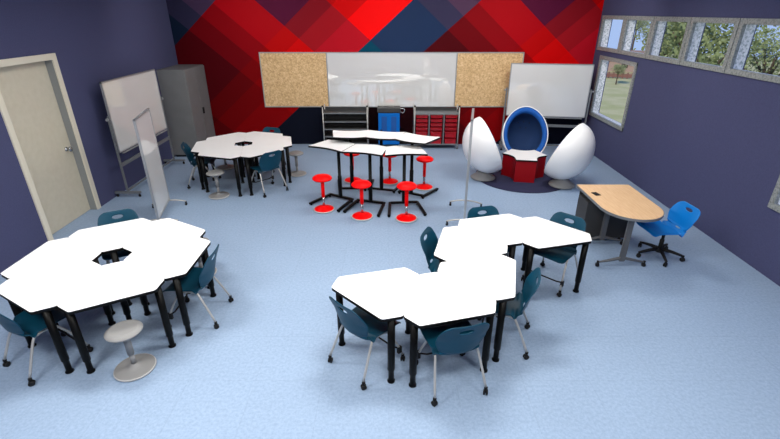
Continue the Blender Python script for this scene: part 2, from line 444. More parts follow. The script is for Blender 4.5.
# normals of S1: 105,-15,225 -> corners at 45,165,285 ; S2 normals 165,45,-75 -> corners 105,225,-15
r1 = R(45 - 90); r2 = R(105 - 90)
L0 = 'white table in the zigzag row, '
rows_s = [(S1[0], S1[1], r1, L0 + 'at its near left end'), (S2[0], S2[1], r2, L0 + 'nearest the camera, chair back facing out below it'),
          (S3[0], S3[1], r1, L0 + 'third from the near left end'), (S4[0], S4[1], r2, L0 + 'fourth from the near end, left chair beside it'),
          (S5[0], S5[1], r1, L0 + 'fifth from the near end, chair behind it'), (S6[0], S6[1], r2, L0 + 'at the far right end by the wood desk')]
pt = make_table()
allrows = [r + ('near',) for r in rows_near] + [r + ('far',) for r in rows_far] + [r + ('zig',) for r in rows_s]
protos = [pt]
for i in range(len(allrows) - 1): protos.append(copy_tree(pt))
for o, r in zip(protos, allrows):
    o.location = (r[0], r[1], 0); o.rotation_euler = (0, 0, r[2])
    tag(o, r[3], 'table', {'near': 'tables of the near left ring', 'far': 'tables of the far left ring', 'zig': 'tables of the zigzag row'}[r[4]])

# ------------------------------------------------------------------ chairs
def shell_mesh(name, m, parent, prof, W):
    """one-piece moulded seat and back with two openings. chair faces +y"""
    NU, NV = 24, 54
    curve = catmull([(0, y, z) for y, z in prof], NV)
    bm = bmesh.new(); uv = {}
    grid = [[None] * (NU + 1) for _ in range(NV + 1)]
    for j in range(NV + 1):
        for i in range(NU + 1):
            v = bm.verts.new((i / NU * 2 - 1, j / NV, 0)); grid[j][i] = v
    for j in range(NV):
        for i in range(NU): bm.faces.new((grid[j][i], grid[j][i + 1], grid[j + 1][i + 1], grid[j + 1][i]))
    hl = [(.0, .93, .30, .021), (.0, .545, .26, .020)]     # u, v, half width, half height
    for (hu, hv, a, b) in hl:
        kill = [f for f in bm.faces if ((f.calc_center_median().x - hu) / a) ** 2 + ((f.calc_center_median().y - hv) / b) ** 2 < 1.05]
        kv = {v for f in kill for v in f.verts}
        bmesh.ops.delete(bm, geom=kill, context='FACES')
        for v in kv:
            if v.is_valid and v.is_boundary:
                dx, dy = (v.co.x - hu) / a, (v.co.y - hv) / b; l = math.hypot(dx, dy)
                if l > 1e-5: v.co.x = hu + dx / l * a; v.co.y = hv + dy / l * b
    bmesh.ops.delete(bm, geom=[v for v in bm.verts if not v.link_faces], context='VERTS')
    def width(t):
        pts = [(0, .30), (.03, .42), (.08, .46), (.25, .475), (.42, .43), (.52, .36), (.62, .385), (.78, .45), (.88, .45), (.95, .41), (.985, .34), (1, .26)]
        for (a, wa), (b, wb_) in zip(pts[:-1], pts[1:]):
            if t <= b:
                k = (t - a) / (b - a); k = k * k * (3 - 2 * k) if (a > .05 and b < .9) else k
                return (wa + (wb_ - wa) * k) * W
        return pts[-1][1] * W
    for v in bm.verts:
        u, t = v.co.x, min(max(v.co.y, 0), 1)
        k = t * NV; j = min(int(k), NV - 1); c = curve[j].lerp(curve[j + 1], k - j)
        tan = (curve[j + 1] - curve[j]).normalized(); nrm = Vector((0, -tan.z, tan.y))   # points up for the seat, forward for the back
        w = width(t) / 2
        dish = .022 * (u * u) * (1 if t < .8 else 1 - .6 * (t - .8) / .2) + (.035 * u * u * (1 if t < .8 else max(.0, 1 - (t - .8) / .2)) if t > .55 else 0)
        if nrm.z < 0 and t < .4: nrm = -nrm
        if t >= .4 and nrm.y < 0: nrm = -nrm
        v.co = Vector((u * w, c.y, c.z)) + nrm * dish
    for f in bm.faces: f.smooth = True
    me = bpy.data.meshes.new(name); bmesh.ops.recalc_face_normals(bm, faces=bm.faces); bm.to_mesh(me); bm.free(); me.materials.append(m)
    o = bpy.data.objects.new(name, me); COL.objects.link(o); o.parent = parent
    s = o.modifiers.new('thick', 'SOLIDIFY'); s.thickness = .011; s.offset = 0
    b = o.modifiers.new('sub', 'SUBSURF'); b.levels = 1; b.render_levels = 1
    return o
PROF = [(.232, .415), (.215, .440), (.16, .452), (.05, .447), (-.08, .437), (-.155, .440), (-.195, .475), (-.212, .54), (-.228, .62), (-.250, .71), (-.282, .815)]
def caster(mb, x, y, r=.026, ang=0):
    ax = (math.cos(ang), math.sin(ang), 0)
    for s in (-1, 1):
        cx, cy = x + ax[0] * s * .012, y + ax[1] * s * .012
        a = Vector((cx, cy, r)) - Vector(ax) * .008
        mb.lathe([(r * .6, 0), (r, .004), (r, .014), (r * .6, .018)], tuple(a), axis=ax, n=16)
    mb.lathe([(.011, r), (.011, r * 2 + .012), (.016, r * 2 + .014), (.016, r * 2 + .03)], (x, y, 0), n=12)
    mb.box(x - .012, y - .014, r * 1.2, x + .012, y + .014, r * 2.1)
    return mb
def casters(parent, m, pts, r, ang=.4):
    for k, (x, y) in enumerate(pts): caster(MB(), x, y, r, ang).build('caster', m, parent)
def make_chair():
    t = empty('student_chair')
    sh = shell_mesh('seat_shell', M['teal'], t, PROF, 1.0)
    for sx in (-1, 1):
        for fy in (1, -1):
            foot = (sx * .236, .25 * fy, .085)
            pts = [foot, (sx * .214, .17 * fy + .0, .27), (sx * .197, (.105 if fy > 0 else -.115), .385), (sx * .190, (.075 if fy > 0 else -.088), .413), (sx * .186, .035 * fy, .423), (sx * .184, 0, .424)]
            lg = MB().tube([tuple(p) for p in catmull(pts, 18)], .0115, 10).build('leg', M['silver'], t)
            caster(MB(), sx * .238, .253 * fy, .026, .5 * sx * fy).build('caster', M['black_plastic'], lg)
    MB().tube([(-.186, .05, .415), (.186, .05, .415)], .011).build('seat_rail', M['silver'], t)
    MB().tube([(-.186, -.06, .413), (.186, -.06, .413)], .011).build('seat_rail', M['silver'], t)
    b = MB().tube([(-.226, .21, .17), (-.15, .20, .15), (.15, .20, .15), (.226, .21, .17)], .009)
    b.box(-.245, .19, .12, -.215, .235, .19, bev=.004).box(.215, .19, .12, .245, .235, .19, bev=.004)
    b.build('stretcher', M['black_plastic'], t)
    return t
def face(deg): return R(deg - 90)     # heading in world degrees
ch_rows = [
    (-.215, 3.30, face(45), 'teal shell chair at the near left corner of the zigzag tables, nearly back-on'),
    (.552, 3.076, face(105), 'teal shell chair nearest the camera, its back towards us at the zigzag tables'),
    (1.155, 3.635, face(163), 'teal shell chair on the right side of the zigzag, facing left'),
    (.65, 4.365, face(-22), 'teal shell chair on the left side of the zigzag, only its narrow back showing'),
    (1.25, 4.90, face(-75), 'teal shell chair behind the zigzag tables, only the top of its back showing'),
    (2.02, 4.72, face(225), 'teal shell chair at the far right zigzag table, facing the camera'),
    (-2.085, 4.03, face(180), 'teal shell chair at the right of the near ring, seen from the side'),
    (-3.295, 3.335, face(60), 'teal shell chair at the lower left picture edge under the near ring'),
    (-3.25, 4.80, face(-60), 'teal shell chair behind the near ring beside the door, just its back top visible'),
    (-2.256, 7.80, face(135), 'teal shell chair in front of the far ring, its back towards us'),
    (-3.60, 8.18, face(13), 'teal shell chair at the left of the far ring by the steel cabinet'),
    (-2.57, 9.14, face(-107), 'teal shell chair behind the far ring against the mural wall'),
]
spread(make_chair(), ch_rows, 'chair', 'teal shell chairs on casters')

# ------------------------------------------------------------------ teacher chair
tc = empty('task_chair', (3.70, 5.33, 0), face(184))
shell_mesh('seat_shell', M['blue'], tc, [(y * 1.05 + .02, z - .015 - max(0, z - .47) * .14) for y, z in PROF], 1.04)
MB().lathe([(.028, .10), (.028, .26), (.02, .265), (.02, .37), (.05, .39), (.09, .415), (.09, .425)], n=18).build('column', M['black_plastic'], tc)
MB().tube([(.02, .02, .385), (.16, .05, .39), (.20, .05, .375)], .007).build('height_lever', M['black_plastic'], tc)
hb = MB().lathe([(.05, .075), (.06, .085), (.055, .125), (.035, .14)], n=18).build('hub', M['black_plastic'], tc)
for k in range(5):
    a = R(72 * k + 20); c, s = math.cos(a), math.sin(a)
    lg = MB().tube([(c * .03, s * .03, .115), (c * .13, s * .13, .108), (c * .24, s * .24, .088), (c * .29, s * .29, .075)], [.026, .023, .018, .015], 10).build('base_arm', M['black_plastic'], tc)
    caster(MB(), c * .285, s * .285, .029, a + .8).build('caster', M['black_plastic'], lg)
tag(tc, 'bright blue shell task chair on a black five-arm caster base beside the wood desk', 'chair')

# ------------------------------------------------------------------ stools
def make_stool(name, main, rim, col_low, h=.62, rs=.163, rb=.180, flat=False):
    t = empty(name)
    if flat:
        seat = [(.03, h - .06), (rs * .75, h - .055), (rs * .98, h - .036), (rs, h - .028), (rs * .98, h - .022), (rs * .76, h), (rs * .72, h - .001), (rs * .4, h - .006), (0, h - .008)]
    else:
        seat = [(.03, h - .11), (rs * .5, h - .098), (rs * .93, h - .07), (rs, h - .055), (rs * .98, h - .042), (rs * .82, h - .018), (rs * .5, h - .002), (0, h)]
    MB().lathe(seat, n=36).build('seat', main, t)
    MB().lathe([(.030, h * .38), (.030, h - .06)], n=18).build('upper_column', main, t)
    MB().lathe([(.022, .06), (.022, h * .41)], n=18).build('lower_column', col_low, t)
    if flat:
        MB().lathe([(rb * .99, .020), (rb * .95, .026), (rb * .85, .029), (rb * .5, .036), (rb * .2, .055), (.03, .07)], n=36).build('base', main, t)
    else:
        MB().lathe([(rb * .95, .02), (rb * .85, .034), (rb * .5, .058), (rb * .2, .075), (.028, .085)], n=36).build('base', main, t)
    MB().lathe([(rb * .8, .0), (rb * .98, .008), (rb, .016), (rb * .985, .024), (rb * .93, .026)], n=36).build('base_rim', rim, t)
    return t
red_rows = [
    (-1.1, 6.903, 0, 'red wobble stool in front of the standing tables, leftmost of the front three'),
    (-.438, 6.613, 0, 'red wobble stool in front of the standing tables, middle of the front three'),
    (.28, 6.536, 0, 'red wobble stool in front of the standing tables, rightmost of the front three'),
    (-.717, 8.32, 0, 'red wobble stool behind the standing tables, leftmost and partly hidden under the tops'),
    (.015, 8.24, 0, 'red wobble stool behind the standing tables, middle one in line with the blue cart'),
    (.665, 7.935, 0, 'red wobble stool standing alone at the right end of the standing tables'),
]
spread(make_stool('wobble_stool', M['red'], M['grey_rim'], M['chrome']), red_rows, 'stool', 'red wobble stools')
grey_rows = [
    (-2.392, 3.203, 0, 'light grey wobble stool in the foreground at the front of the near ring'),
    (-2.40, 4.88, 0, 'light grey wobble stool behind the near ring, mostly hidden by the tabletop'),
    (-3.092, 7.514, 0, 'light grey wobble stool at the front left of the far ring'),
    (-1.889, 8.712, 0, 'light grey wobble stool at the right end of the far ring, beside the red-stool tables'),
    (-3.50, 9.13, 0, 'light grey wobble stool behind the far ring, only its base seen under the tables'),
]
spread(make_stool('wobble_stool', M['grey_stool'], M['grey_rim'], M['grey_stool'], h=.475, rs=.157, rb=.182, flat=True), grey_rows, 'stool', 'light grey wobble stools')

# ------------------------------------------------------------------ standing tables
def make_stand(h, kw=1):
    t = empty('standing_table')
    n = 14; top = []; ww, nw, dp, sg = .345 * kw, .29 * kw, .245, .05
    wide = [(-ww + 2 * ww * i / n, -dp + sg * math.sin(PI * i / n)) for i in range(n + 1)]        # wide side curves inwards
    nar = [(nw - 2 * nw * i / n, dp + sg * math.sin(PI * i / n)) for i in range(n + 1)]          # narrow side bulges
    poly = wide + nar
    MB().prism(poly, h - .032, h - .003).build('edge_band', M['black_edge'], t)
    MB().prism([(x * .985, y * .982) for x, y in poly], h - .0035, h).build('tabletop', M['white_top'], t)
    MB().lathe([(.035, .07), (.035, h * .45), (.028, h * .455), (.028, h - .05)], n=16).build('column', M['black_leg'], t)
    MB().box(-.18, -.06, h - .052, .18, .06, h - .031, bev=.004).build('top_plate', M['black_leg'], t)
    MB().beam((-.235, 0, .055), (.235, 0, .055), .05, .035, .005).build('crossbar', M['black_leg'], t)
    for s in (-1, 1):
        f = MB().beam((s * .235, .04, .045), (s * .30, -.50, .035), .05, .035, .006)
        f.lathe([(.02, 0), (.02, .02)], (s * .239, .0, 0), n=12).lathe([(.02, 0), (.02, .02)], (s * .296, -.46, 0), n=12)
        f.build('foot', M['black_leg'], t)
    return t
front = make_stand(.985)
def shift_base(objs, dxs):
    for o, dx in zip(objs, dxs):
        for ch in o.children:
            if ch.name.split('.')[0] in ('column', 'crossbar', 'foot', 'top_plate'): ch.location = (dx, 0, 0)
sf_ = spread(front, [(-.951, 7.415, R(-30), 'curved white standing table in the front row, left end'),
               (-.368, 7.16, R(-16.5), 'curved white standing table in the front row, middle'),
               (.256, 7.10, R(5), 'curved white standing table in the front row, right end')], 'standing table', 'front row of standing tables')
back = make_stand(1.093, .98)
sb_ = spread(back, [(-.686, 7.78, R(180 + 1), 'curved white standing table in the taller back row, left end before the open shelf'),
              (-.09, 7.717, R(180 - 13.5), 'curved white standing table in the taller back row, middle before the blue cart'),
              (.472, 7.487, R(180 - 30), 'curved white standing table in the taller back row, right end before the red trays')], 'standing table', 'back row of standing tables')

shift_base(sf_, (.10, .05, 0)); shift_base(sb_, (0, .05, .08))

# ------------------------------------------------------------------ mobile boards
def board_thing(name, loc, rz, w, z0, z1, ped_w, label, half=.26, extra=True):
    """board in local xz plane centred on x, faces -y"""
    t = empty(name, loc, rz)
    MB().box(-w / 2 + .015, -.012, z0 + .015, w / 2 - .015, .012, z1 - .015).build('whiteboard', M['board'], t)
    f = MB()
    f.box(-w / 2, -.017, z0, w / 2, .017, z0 + .022).box(-w / 2, -.017, z1 - .022, w / 2, .017, z1)
    f.box(-w / 2, -.017, z0, -w / 2 + .022, .017, z1).box(w / 2 - .022, -.017, z0, w / 2, .017, z1)
    f.build('board_frame', M['alu'], t)
    px = w / 2 + .035
    for s in (-1, 1):
        p = MB().beam((s * px, 0, .08), (s * px, 0, (z0 + z1) / 2 + .05), .035, .03, .004).build('post', M['grey_steel'], t)
        MB().lathe([(.012, -.05), (.012, .03), (.026, .032), (.026, .052)], (s * px, 0, (z0 + z1) / 2), axis=(s, 0, 0), n=14).build('pivot_knob', M['alu'], p)
        ft = MB().box(s * px - .028, -half, .062, s * px + .028, half, .10, bev=.006).build('foot', M['grey_steel'], t)
        casters(ft, M['black_plastic'], [(s * px, q * (half - .03)) for q in (-1, 1)], .022, .6)
    MB().box(-px, -.015, z0 - .24, px, .015, z0 - .18).build('crossbar', M['grey_steel'], t)
    MB().box(-px, -.012, .10, px, .012, .13).build('lower_crossbar', M['grey_steel'], t)
    MB().box(-w * .46, -.055, z0 - .022, w * .46, -.013, z0 - .010).build('pen_tray', M['alu'], t)
    tag(t, label, 'whiteboard'); return t
board_thing('mobile_whiteboard', (-4.73, 8.46, 0), R(90), 1.84, .80, 2.0, 0, 'large wheeled whiteboard standing along the left wall between door and cabinet', half=.23)
ang = math.atan2(10.4 - 10.68, 4.56 - 2.78)
board_thing('mobile_whiteboard', (3.675, 10.54, 0), ang, 1.80, .80, 1.985, 0, 'large wheeled whiteboard in the right back corner behind the egg chairs', half=.25)

def panel_thing(loc, rz, label, L=.86):
    """tall narrow double-sided board; long axis local y"""
    t = empty('mobile_whiteboard', loc, rz)
    MB().box(-.010, -L / 2 + .012, .13, .010, L / 2 - .012, 1.66).build('whiteboard', M['board'], t)
    f = MB().box(-.017, -L / 2, .12, .017, -L / 2 + .024, 1.675).box(-.017, L / 2 - .024, .12, .017, L / 2, 1.675)
    f.box(-.017, -L / 2, .12, .017, L / 2, .142).box(-.017, -L / 2, 1.653, .017, L / 2, 1.675)
    f.build('panel_frame', M['alu'], t)
    for s in (-1, 1):
        y = s * (L / 2 - .03)
        ft = MB().tube([tuple(p) for p in catmull([(-.27, y, .072), (-.14, y, .105), (0, y, .115), (.14, y, .105), (.27, y, .072)], 12)], .013, 8).build('foot', M['silver'], t)
        casters(ft, M['black_plastic'], [(q * .262, y) for q in (-1, 1)], .02, PI / 2)
    tag(t, label, 'whiteboard'); return t
panel_thing((-3.685, 6.66, 0), math.atan2(.20, .82), 'tall narrow wheeled glossy panel standing between the two left table rings')
panel_thing((1.245, 6.65, 0), math.atan2(-1.245, 6.65) + R(-.3), 'tall narrow wheeled panel seen edge-on, a thin upright before the left egg chair')

# wall board of three panels
wbd = empty('wall_display_board', (0, YB, 0))
for nm, x0, x1, m in (('cork_panel', -3.03, -1.462, 'cork'), ('whiteboard_panel', -1.458, 1.588, 'board'), ('cork_panel', 1.592, 3.15, 'cork')):
    MB().box(x0 + .01, -.022, .94, x1 - .01, -.004, 2.18).build(nm, M[m], wbd)
f = MB()
for z in (.93, 2.17): f.box(-3.03, -.03, z, 3.15, -.001, z + .02)
for x in (-3.03, -1.47, 1.58, 3.13): f.box(x, -.0305, .93, x + .02, -.001, 2.19)
f.build('board_trim', M['alu'], wbd)
tag(wbd, 'long wall-mounted board, whiteboard in the middle flanked by two cork panels, on the mural wall', 'notice board')

# ------------------------------------------------------------------ steel cabinet
cb = empty('storage_cabinet', (-4.66, 10.47, 0))
MB().box(-.30, -.55, .05, .28, .55, 1.92, bev=.006).build('body', M['cab'], cb)
MB().box(-.27, -.52, 0, .24, .52, .06).build('plinth', M['near_black'], cb)
for s, a, b in ((-1, -.545, -.002), (1, .002, .545)):
    dr = MB().box(.281, a, .07, .299, b, 1.905, bev=.003).build('door', M['cab'], cb)
    if s > 0: MB().box(.299, .035, .88, .325, .095, 1.02, bev=.006).build('handle', M['near_black'], dr)
tag(cb, 'tall plain grey steel storage cabinet in the left back corner', 'cabinet')

# ------------------------------------------------------------------ open shelf, cart, tray unit
def side_frame(mb, x, y0, y1, z1):
    for y in (y0, y1): mb.tube([(x, y, .09), (x, y, z1)], .014, 8)
    mb.tube([(x, y0, .12), (x, y1, .12)], .012, 8)
    return mb
sf = empty('open_shelf_unit', (-1.04, 10.77, 0))
W2 = .525
for s in (-1, 1):
    side_frame(MB(), s * W2, -.20, .16, 1.015).build('side_frame', M['silver'], sf)
    MB().box(s * W2 - .006, -.19, .12, s * W2 + .006, .15, .90).build('side_panel', M['dark_grey'], sf)
    MB().lathe([(.018, 1.015), (.02, 1.02), (.018, 1.05), (0, 1.055)], (s * W2, -.20, 0), n=12).build('post_cap', M['near_black'], sf)
MB().box(-W2, .155, .12, W2, .165, .925).build('back_panel', M['dark_grey'], sf)
for z in (.145, .31, .49, .67, .87):
    sh = MB().box(-W2 + .012, -.19, z - .012, W2 - .012, .155, z).build('shelf', M['dark_grey'], sf)
    MB().box(-W2 + .012, -.205, z - .018, W2 - .012, -.188, z + .006).build('shelf_lip', M['grey_steel'], sh)
casters(sf, M['grey_steel'], [(sx * W2, y) for sx in (-1, 1) for y in (-.2, .16)], .025)
tag(sf, 'low open shelving unit with silver frame and dark shelves, below the wall board', 'shelf')

ct = empty('storage_cart', (0, 10.78, 0))
MB().box(-.255, -.16, .10, .255, .16, .86, bev=.006).build('body', M['cart_blue'], ct)
for s in (-1, 1): MB().box(s * .115 - .062, -.166, .30, s * .115 + .062, -.159, .78, bev=.002).build('inset_panel', M['cart_blue_dark'], ct)
MB().box(-.275, -.17, .875, .275, .17, .975, bev=.012).build('top_tray', M['dark_grey'], ct)
MB().box(-.26, -.15, .86, .26, .15, .876).build('shadow_gap_strip', M['near_black'], ct)
MB().tube([tuple(p) for p in catmull([(.27, -.14, .965), (.35, -.14, .96), (.37, -.14, .92), (.34, -.14, .87), (.27, -.14, .885)], 16)], .011, 8).build('handle', M['chrome'], ct)
MB().tube([(-.19, -.175, .12), (-.19, -.175, .47)], .016, 8).build('support_post', M['near_black'], ct)
casters(ct, M['black_plastic'], [(sx * .21, y) for sx in (-1, 1) for y in (-.12, .12)], .028)
tag(ct, 'blue storage cart with grey top tray, between open shelf and red tray unit', 'cart')

tu = empty('tray_storage_unit', (1.135, 10.77, 0))
for s in (-1, 1):
    side_frame(MB(), s * W2, -.20, .16, 1.015).build('side_frame', M['silver'], tu)
    MB().box(s * W2 - .006, -.19, .12, s * W2 + .006, .15, .90).build('side_panel', M['dark_grey'], tu)
    MB().lathe([(.018, 1.015), (.02, 1.02), (.018, 1.05), (0, 1.055)], (s * W2, -.20, 0), n=12).build('post_cap', M['near_black'], tu)
MB().box(-W2, .155, .12, W2, .165, .925).build('back_panel', M['dark_grey'], tu)
fm = MB().box(-W2 + .01, -.205, .835, W2 - .01, .155, .862).box(-W2 + .01, -.205, .10, W2 - .01, .155, .135)
for x in (-.175, .175): fm.box(x - .012, -.205, .135, x + .012, .155, .836)
fm.build('carcass', M['grey_steel'], tu)
for col in range(3):
    cx = (-1 + col) * .35
    z = .825
    for k in range(6):
        hh = .082 if k < 4 else .155
        lo = z - hh + .010
        if True:
            w0 = .148 if k < 4 else .146
            tr = MB()
            # front wall leaning, flange at the top
            tr.box(cx - w0, -.205, z - .022, cx + w0, .13, z - .004, bev=.003)
            tr.box(cx - w0 + .016, -.198, lo, cx + w0 - .016, .12, z - .02, bev=.006)
            o = tr.build('tray', M['tray'], tu)
            MB().box(cx - .05, -.214, z - .028, cx + .05, -.199, z - .010, bev=.003).build('tray_lip', M['ott_red'], o)
        z -= hh + .0165
casters(tu, M['grey_steel'], [(sx * W2, y) for sx in (-1, 1) for y in (-.2, .16)], .03)
tag(tu, 'low silver-framed storage unit holding three columns of red trays, below the wall board', 'storage unit')

# ------------------------------------------------------------------ rug, egg chairs, ottoman
rug = MB().lathe([(.90, .0), (.91, .004), (.905, .009), (0, .010)], (0, 0, 0), n=72).build('round_rug', M['rug'], None, (2.68, 8.56, .0005))
tag(rug, 'round dark navy rug on the floor under the egg chairs', 'rug')

def make_egg():
    t = empty('egg_chair')
    tilt = R(24); a = Vector((0, -math.sin(tilt), math.cos(tilt))); n = Vector((0, math.cos(tilt), math.sin(tilt)))
    C = Vector((0, .047, .68)); LH, RM = .575, .478; cut = .05
    def rad(s):     # s in -1..1 bottom..top
        return RM * math.sqrt(max(0, 1 - s * s)) * (1 - .04 * s)
    def egg(scale, cutoff, nseg=56, nr=40):
        t_ = bmesh.new(); rings = []
        for i in range(nr + 1):
            s = -math.cos(PI * i / nr)
            z = s * LH * scale; r = rad(s) * scale
            if i in (0, nr): rings.append([t_.verts.new((0, 0, z))])
            else: rings.append([t_.verts.new((r * math.cos(2 * PI * k / nseg), r * math.sin(2 * PI * k / nseg), z)) for k in range(nseg)])
        for i in range(nr):
            A, B = rings[i], rings[i + 1]
            for k in range(nseg):
                q = []
                for v in (A[k % len(A)], A[(k + 1) % len(A)], B[(k + 1) % len(B)], B[k % len(B)]):
                    if v not in q: q.append(v)
                f = t_.faces.new(q); f.smooth = True
        bmesh.ops.bisect_plane(t_, geom=t_.verts[:] + t_.edges[:] + t_.faces[:], plane_co=(0, cutoff, 0), plane_no=(0, 1, 0), clear_outer=True)
        return t_
    Mx = Matrix((Vector((1, 0, 0)), n, a)).transposed().to_4x4(); Mx.translation = C     # local x, y=n, z=a
    # outer shell
    mb = MB(); mb.add(egg(1, cut), Mx); sh = mb.build('shell', M['egg'], t)
    so = sh.modifiers.new('thick', 'SOLIDIFY'); so.thickness = .018; so.offset = -1
    # cushion ring around the opening: loops in the cut plane
    NL = 64
    def loop(sc, y, dz=0):
        out = []
        for k in range(NL):
            th = 2 * PI * k / NL
            # egg outline in the cut plane
            s = -math.cos(th) ; side = math.sin(th)
            rr = rad(s) ; x = math.copysign(math.sqrt(max(0, rr * rr - 0)), side) if abs(side) > 1e-6 else 0
            z = s * LH
            out.append(Vector((x * sc, y, (z + .02) * sc - .02 + dz)))
        return out
    bm_ = bmesh.new()
    def ringv(pts): return [bm_.verts.new(Mx @ p) for p in pts]
    L_ = [ringv(loop(.955, cut - .03)), ringv(loop(.95, cut + .0)), ringv(loop(.92, cut + .012)), ringv(loop(.84, cut + .006)), ringv(loop(.78, cut - .02)), ringv(loop(.76, cut - .06))]
    for A, B in zip(L_[:-1], L_[1:]):
        for k in range(NL): f = bm_.faces.new((A[k], A[(k + 1) % NL], B[(k + 1) % NL], B[k])); f.smooth = True
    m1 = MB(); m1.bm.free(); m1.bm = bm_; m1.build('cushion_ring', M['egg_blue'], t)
    bm_ = bmesh.new()
    bowl = [(.765, -.055), (.75, -.12), (.71, -.20), (.62, -.28), (.48, -.34), (.30, -.375), (.12, -.39)]
    L_ = [ringv(loop(s, cut + y)) for s, y in bowl]
    for A, B in zip(L_[:-1], L_[1:]):
        for k in range(NL): f = bm_.faces.new((A[k], A[(k + 1) % NL], B[(k + 1) % NL], B[k])); f.smooth = True
    bm_.faces.new(L_[-1])
    m2 = MB(); m2.bm.free(); m2.bm = bm_; lining = m2.build('inner_lining', M['egg_shade'], t)

    for (x, z) in ((-.12, .26), (0, .28), (.12, .26), (-.06, .16), (.06, .16)):
        p = Mx @ Vector((x, cut - .275 + abs(z - .1) * .45, z)); MB().lathe([(.0, -.006), (.012, -.003), (.012, .003), (0, .006)], tuple(p), axis=tuple(n), n=12).build('button', M['near_black'], lining)
    MB().lathe([(.235, .0), (.245, .008), (.24, .022), (.20, .05), (.15, .085), (.11, .13), (.085, .17), (.08, .20)], (0, 0.02, 0.001), n=40).build('pedestal', M['grey_stool'], t)
    return t
cx, cy = 2.74, 8.56
def hd(x, y, tx=cx, ty=cy): return math.atan2(ty - y, tx - x) - PI / 2
spread(make_egg(), [
    (1.876, 8.483, hd(1.876, 8.483) + R(3), 'white egg chair at the left of the round rug, seen from its rounded side', .0112),
    (3.35, 8.05, hd(3.35, 8.05) + R(-4), 'white egg chair at the right of the round rug, nearest the wood desk', .0112),
    (2.90, 9.40, hd(2.80, 9.40), 'white egg chair facing the camera with its blue lining showing, behind the ottoman', .0112)], 'egg chair', 'egg chairs around the round rug')

def ott_poly(r_flat=.385, hw=.20, sag=.085, k=1.0):
    pts = []
    for a in (-90, 30, 150):
        d = Vector((math.cos(R(a)), math.sin(R(a)))); s = Vector((-d.y, d.x))
        p0 = d * r_flat - s * hw; p1 = d * r_flat + s * hw
        a2 = a + 120; d2 = Vector((math.cos(R(a2)), math.sin(R(a2)))); s2 = Vector((-d2.y, d2.x)); q = d2 * r_flat - s2 * hw
        mid = Vector((math.cos(R(a + 60)), math.sin(R(a + 60))))
        pts.append(p0)
        pts.append(p1)
        for i in range(1, 8):
            t = i / 8; p = p1.lerp(q, t) - mid * sag * math.sin(PI * t); pts.append(p)
    return [(p.x * k, p.y * k) for p in pts]
ot = empty('ottoman_table', (2.71, 8.58, .0105), R(-10))
MB().prism(ott_poly(k=.965), 0, .425).build('body', M['ott_red'], ot)
MB().prism(ott_poly(k=1.0), .425, .452).build('edge_band', M['black_edge'], ot)
MB().prism(ott_poly(k=.985), .4515, .456).build('top', M['white_top'], ot)
MB().lathe([(.018, 0), (.018, .006), (.008, .008)], (.345, .08, .12), axis=(.866, -.5, 0), n=12).build('lock', M['chrome'], ot)
tag(ot, 'low red table with scalloped sides and white top on the round rug', 'low table')

# ------------------------------------------------------------------ teacher desk
dk = empty('teacher_desk', (3.155, 5.5, 0))
def desk_poly(k=0):
    p = [(-.39 + k, .66 - k), (-.39 + k, -.17)]
    for i in range(1, 24):
        a = PI + PI * i / 24; p.append(((.385 - k) * math.cos(a), -.17 + (.40 - k) * math.sin(a)))
    p += [(.385 - k, -.17), (.385 - k, .66 - k)]
    return p
MB().prism(desk_poly(0), .705, .7365).build('edge_band', M['grey_steel'], dk)
MB().prism(desk_poly(.008), .736, .740).build('desktop', M['wood'], dk)
MB().box(-.30, .22, .740, -.22, .34, .744, rot=R(12), c=(-.26, .28), bev=.001).build('cable_grommet', M['near_black'], dk)
for y in (-.44, .16):
    MB().beam((-.10, y, .08), (-.10, y, .705), .075, .04, .008).build('column', M['desk_grey'], dk)
    ft = MB().tube([tuple(p) for p in catmull([(-.40, y, .065), (-.25, y, .095), (-.10, y, .125), (.06, y, .095), (.20, y, .065)], 14)], [.012 + .010 * math.sin(PI * i / 14) for i in range(15)], 8).build('foot', M['desk_grey'], dk)
    casters(ft, M['black_plastic'], [(-.405, y), (.205, y)], .026, 1.2)
MB().box(-.34, .60, .30, .34, .615, .70).build('modesty_panel', M['dark_grey'], dk)
tag(dk, 'maple-topped teacher desk with rounded end and grey T legs by the right wall', 'desk')
pd = empty('drawer_pedestal', (3.14, 5.92, 0))
MB().box(-.34, -.16, .06, .30, .16, .62, bev=.005).build('body', M['dark_grey'], pd)
for z0, z1 in ((.07, .24), (.25, .42), (.43, .60)):
    dr = MB().box(.30, -.155, z0, .315, .155, z1, bev=.002).build('drawer', M['near_black'], pd)
    MB().box(.315, -.05, z1 - .04, .325, .05, z1 - .025).build('handle', M['grey_steel'], dr)
casters(pd, M['black_plastic'], [(sx, sy) for sx in (-.28, .25) for sy in (-.11, .11)], .018)
tag(pd, 'dark grey wheeled drawer pedestal tucked under the maple-topped desk', 'drawer pedestal')

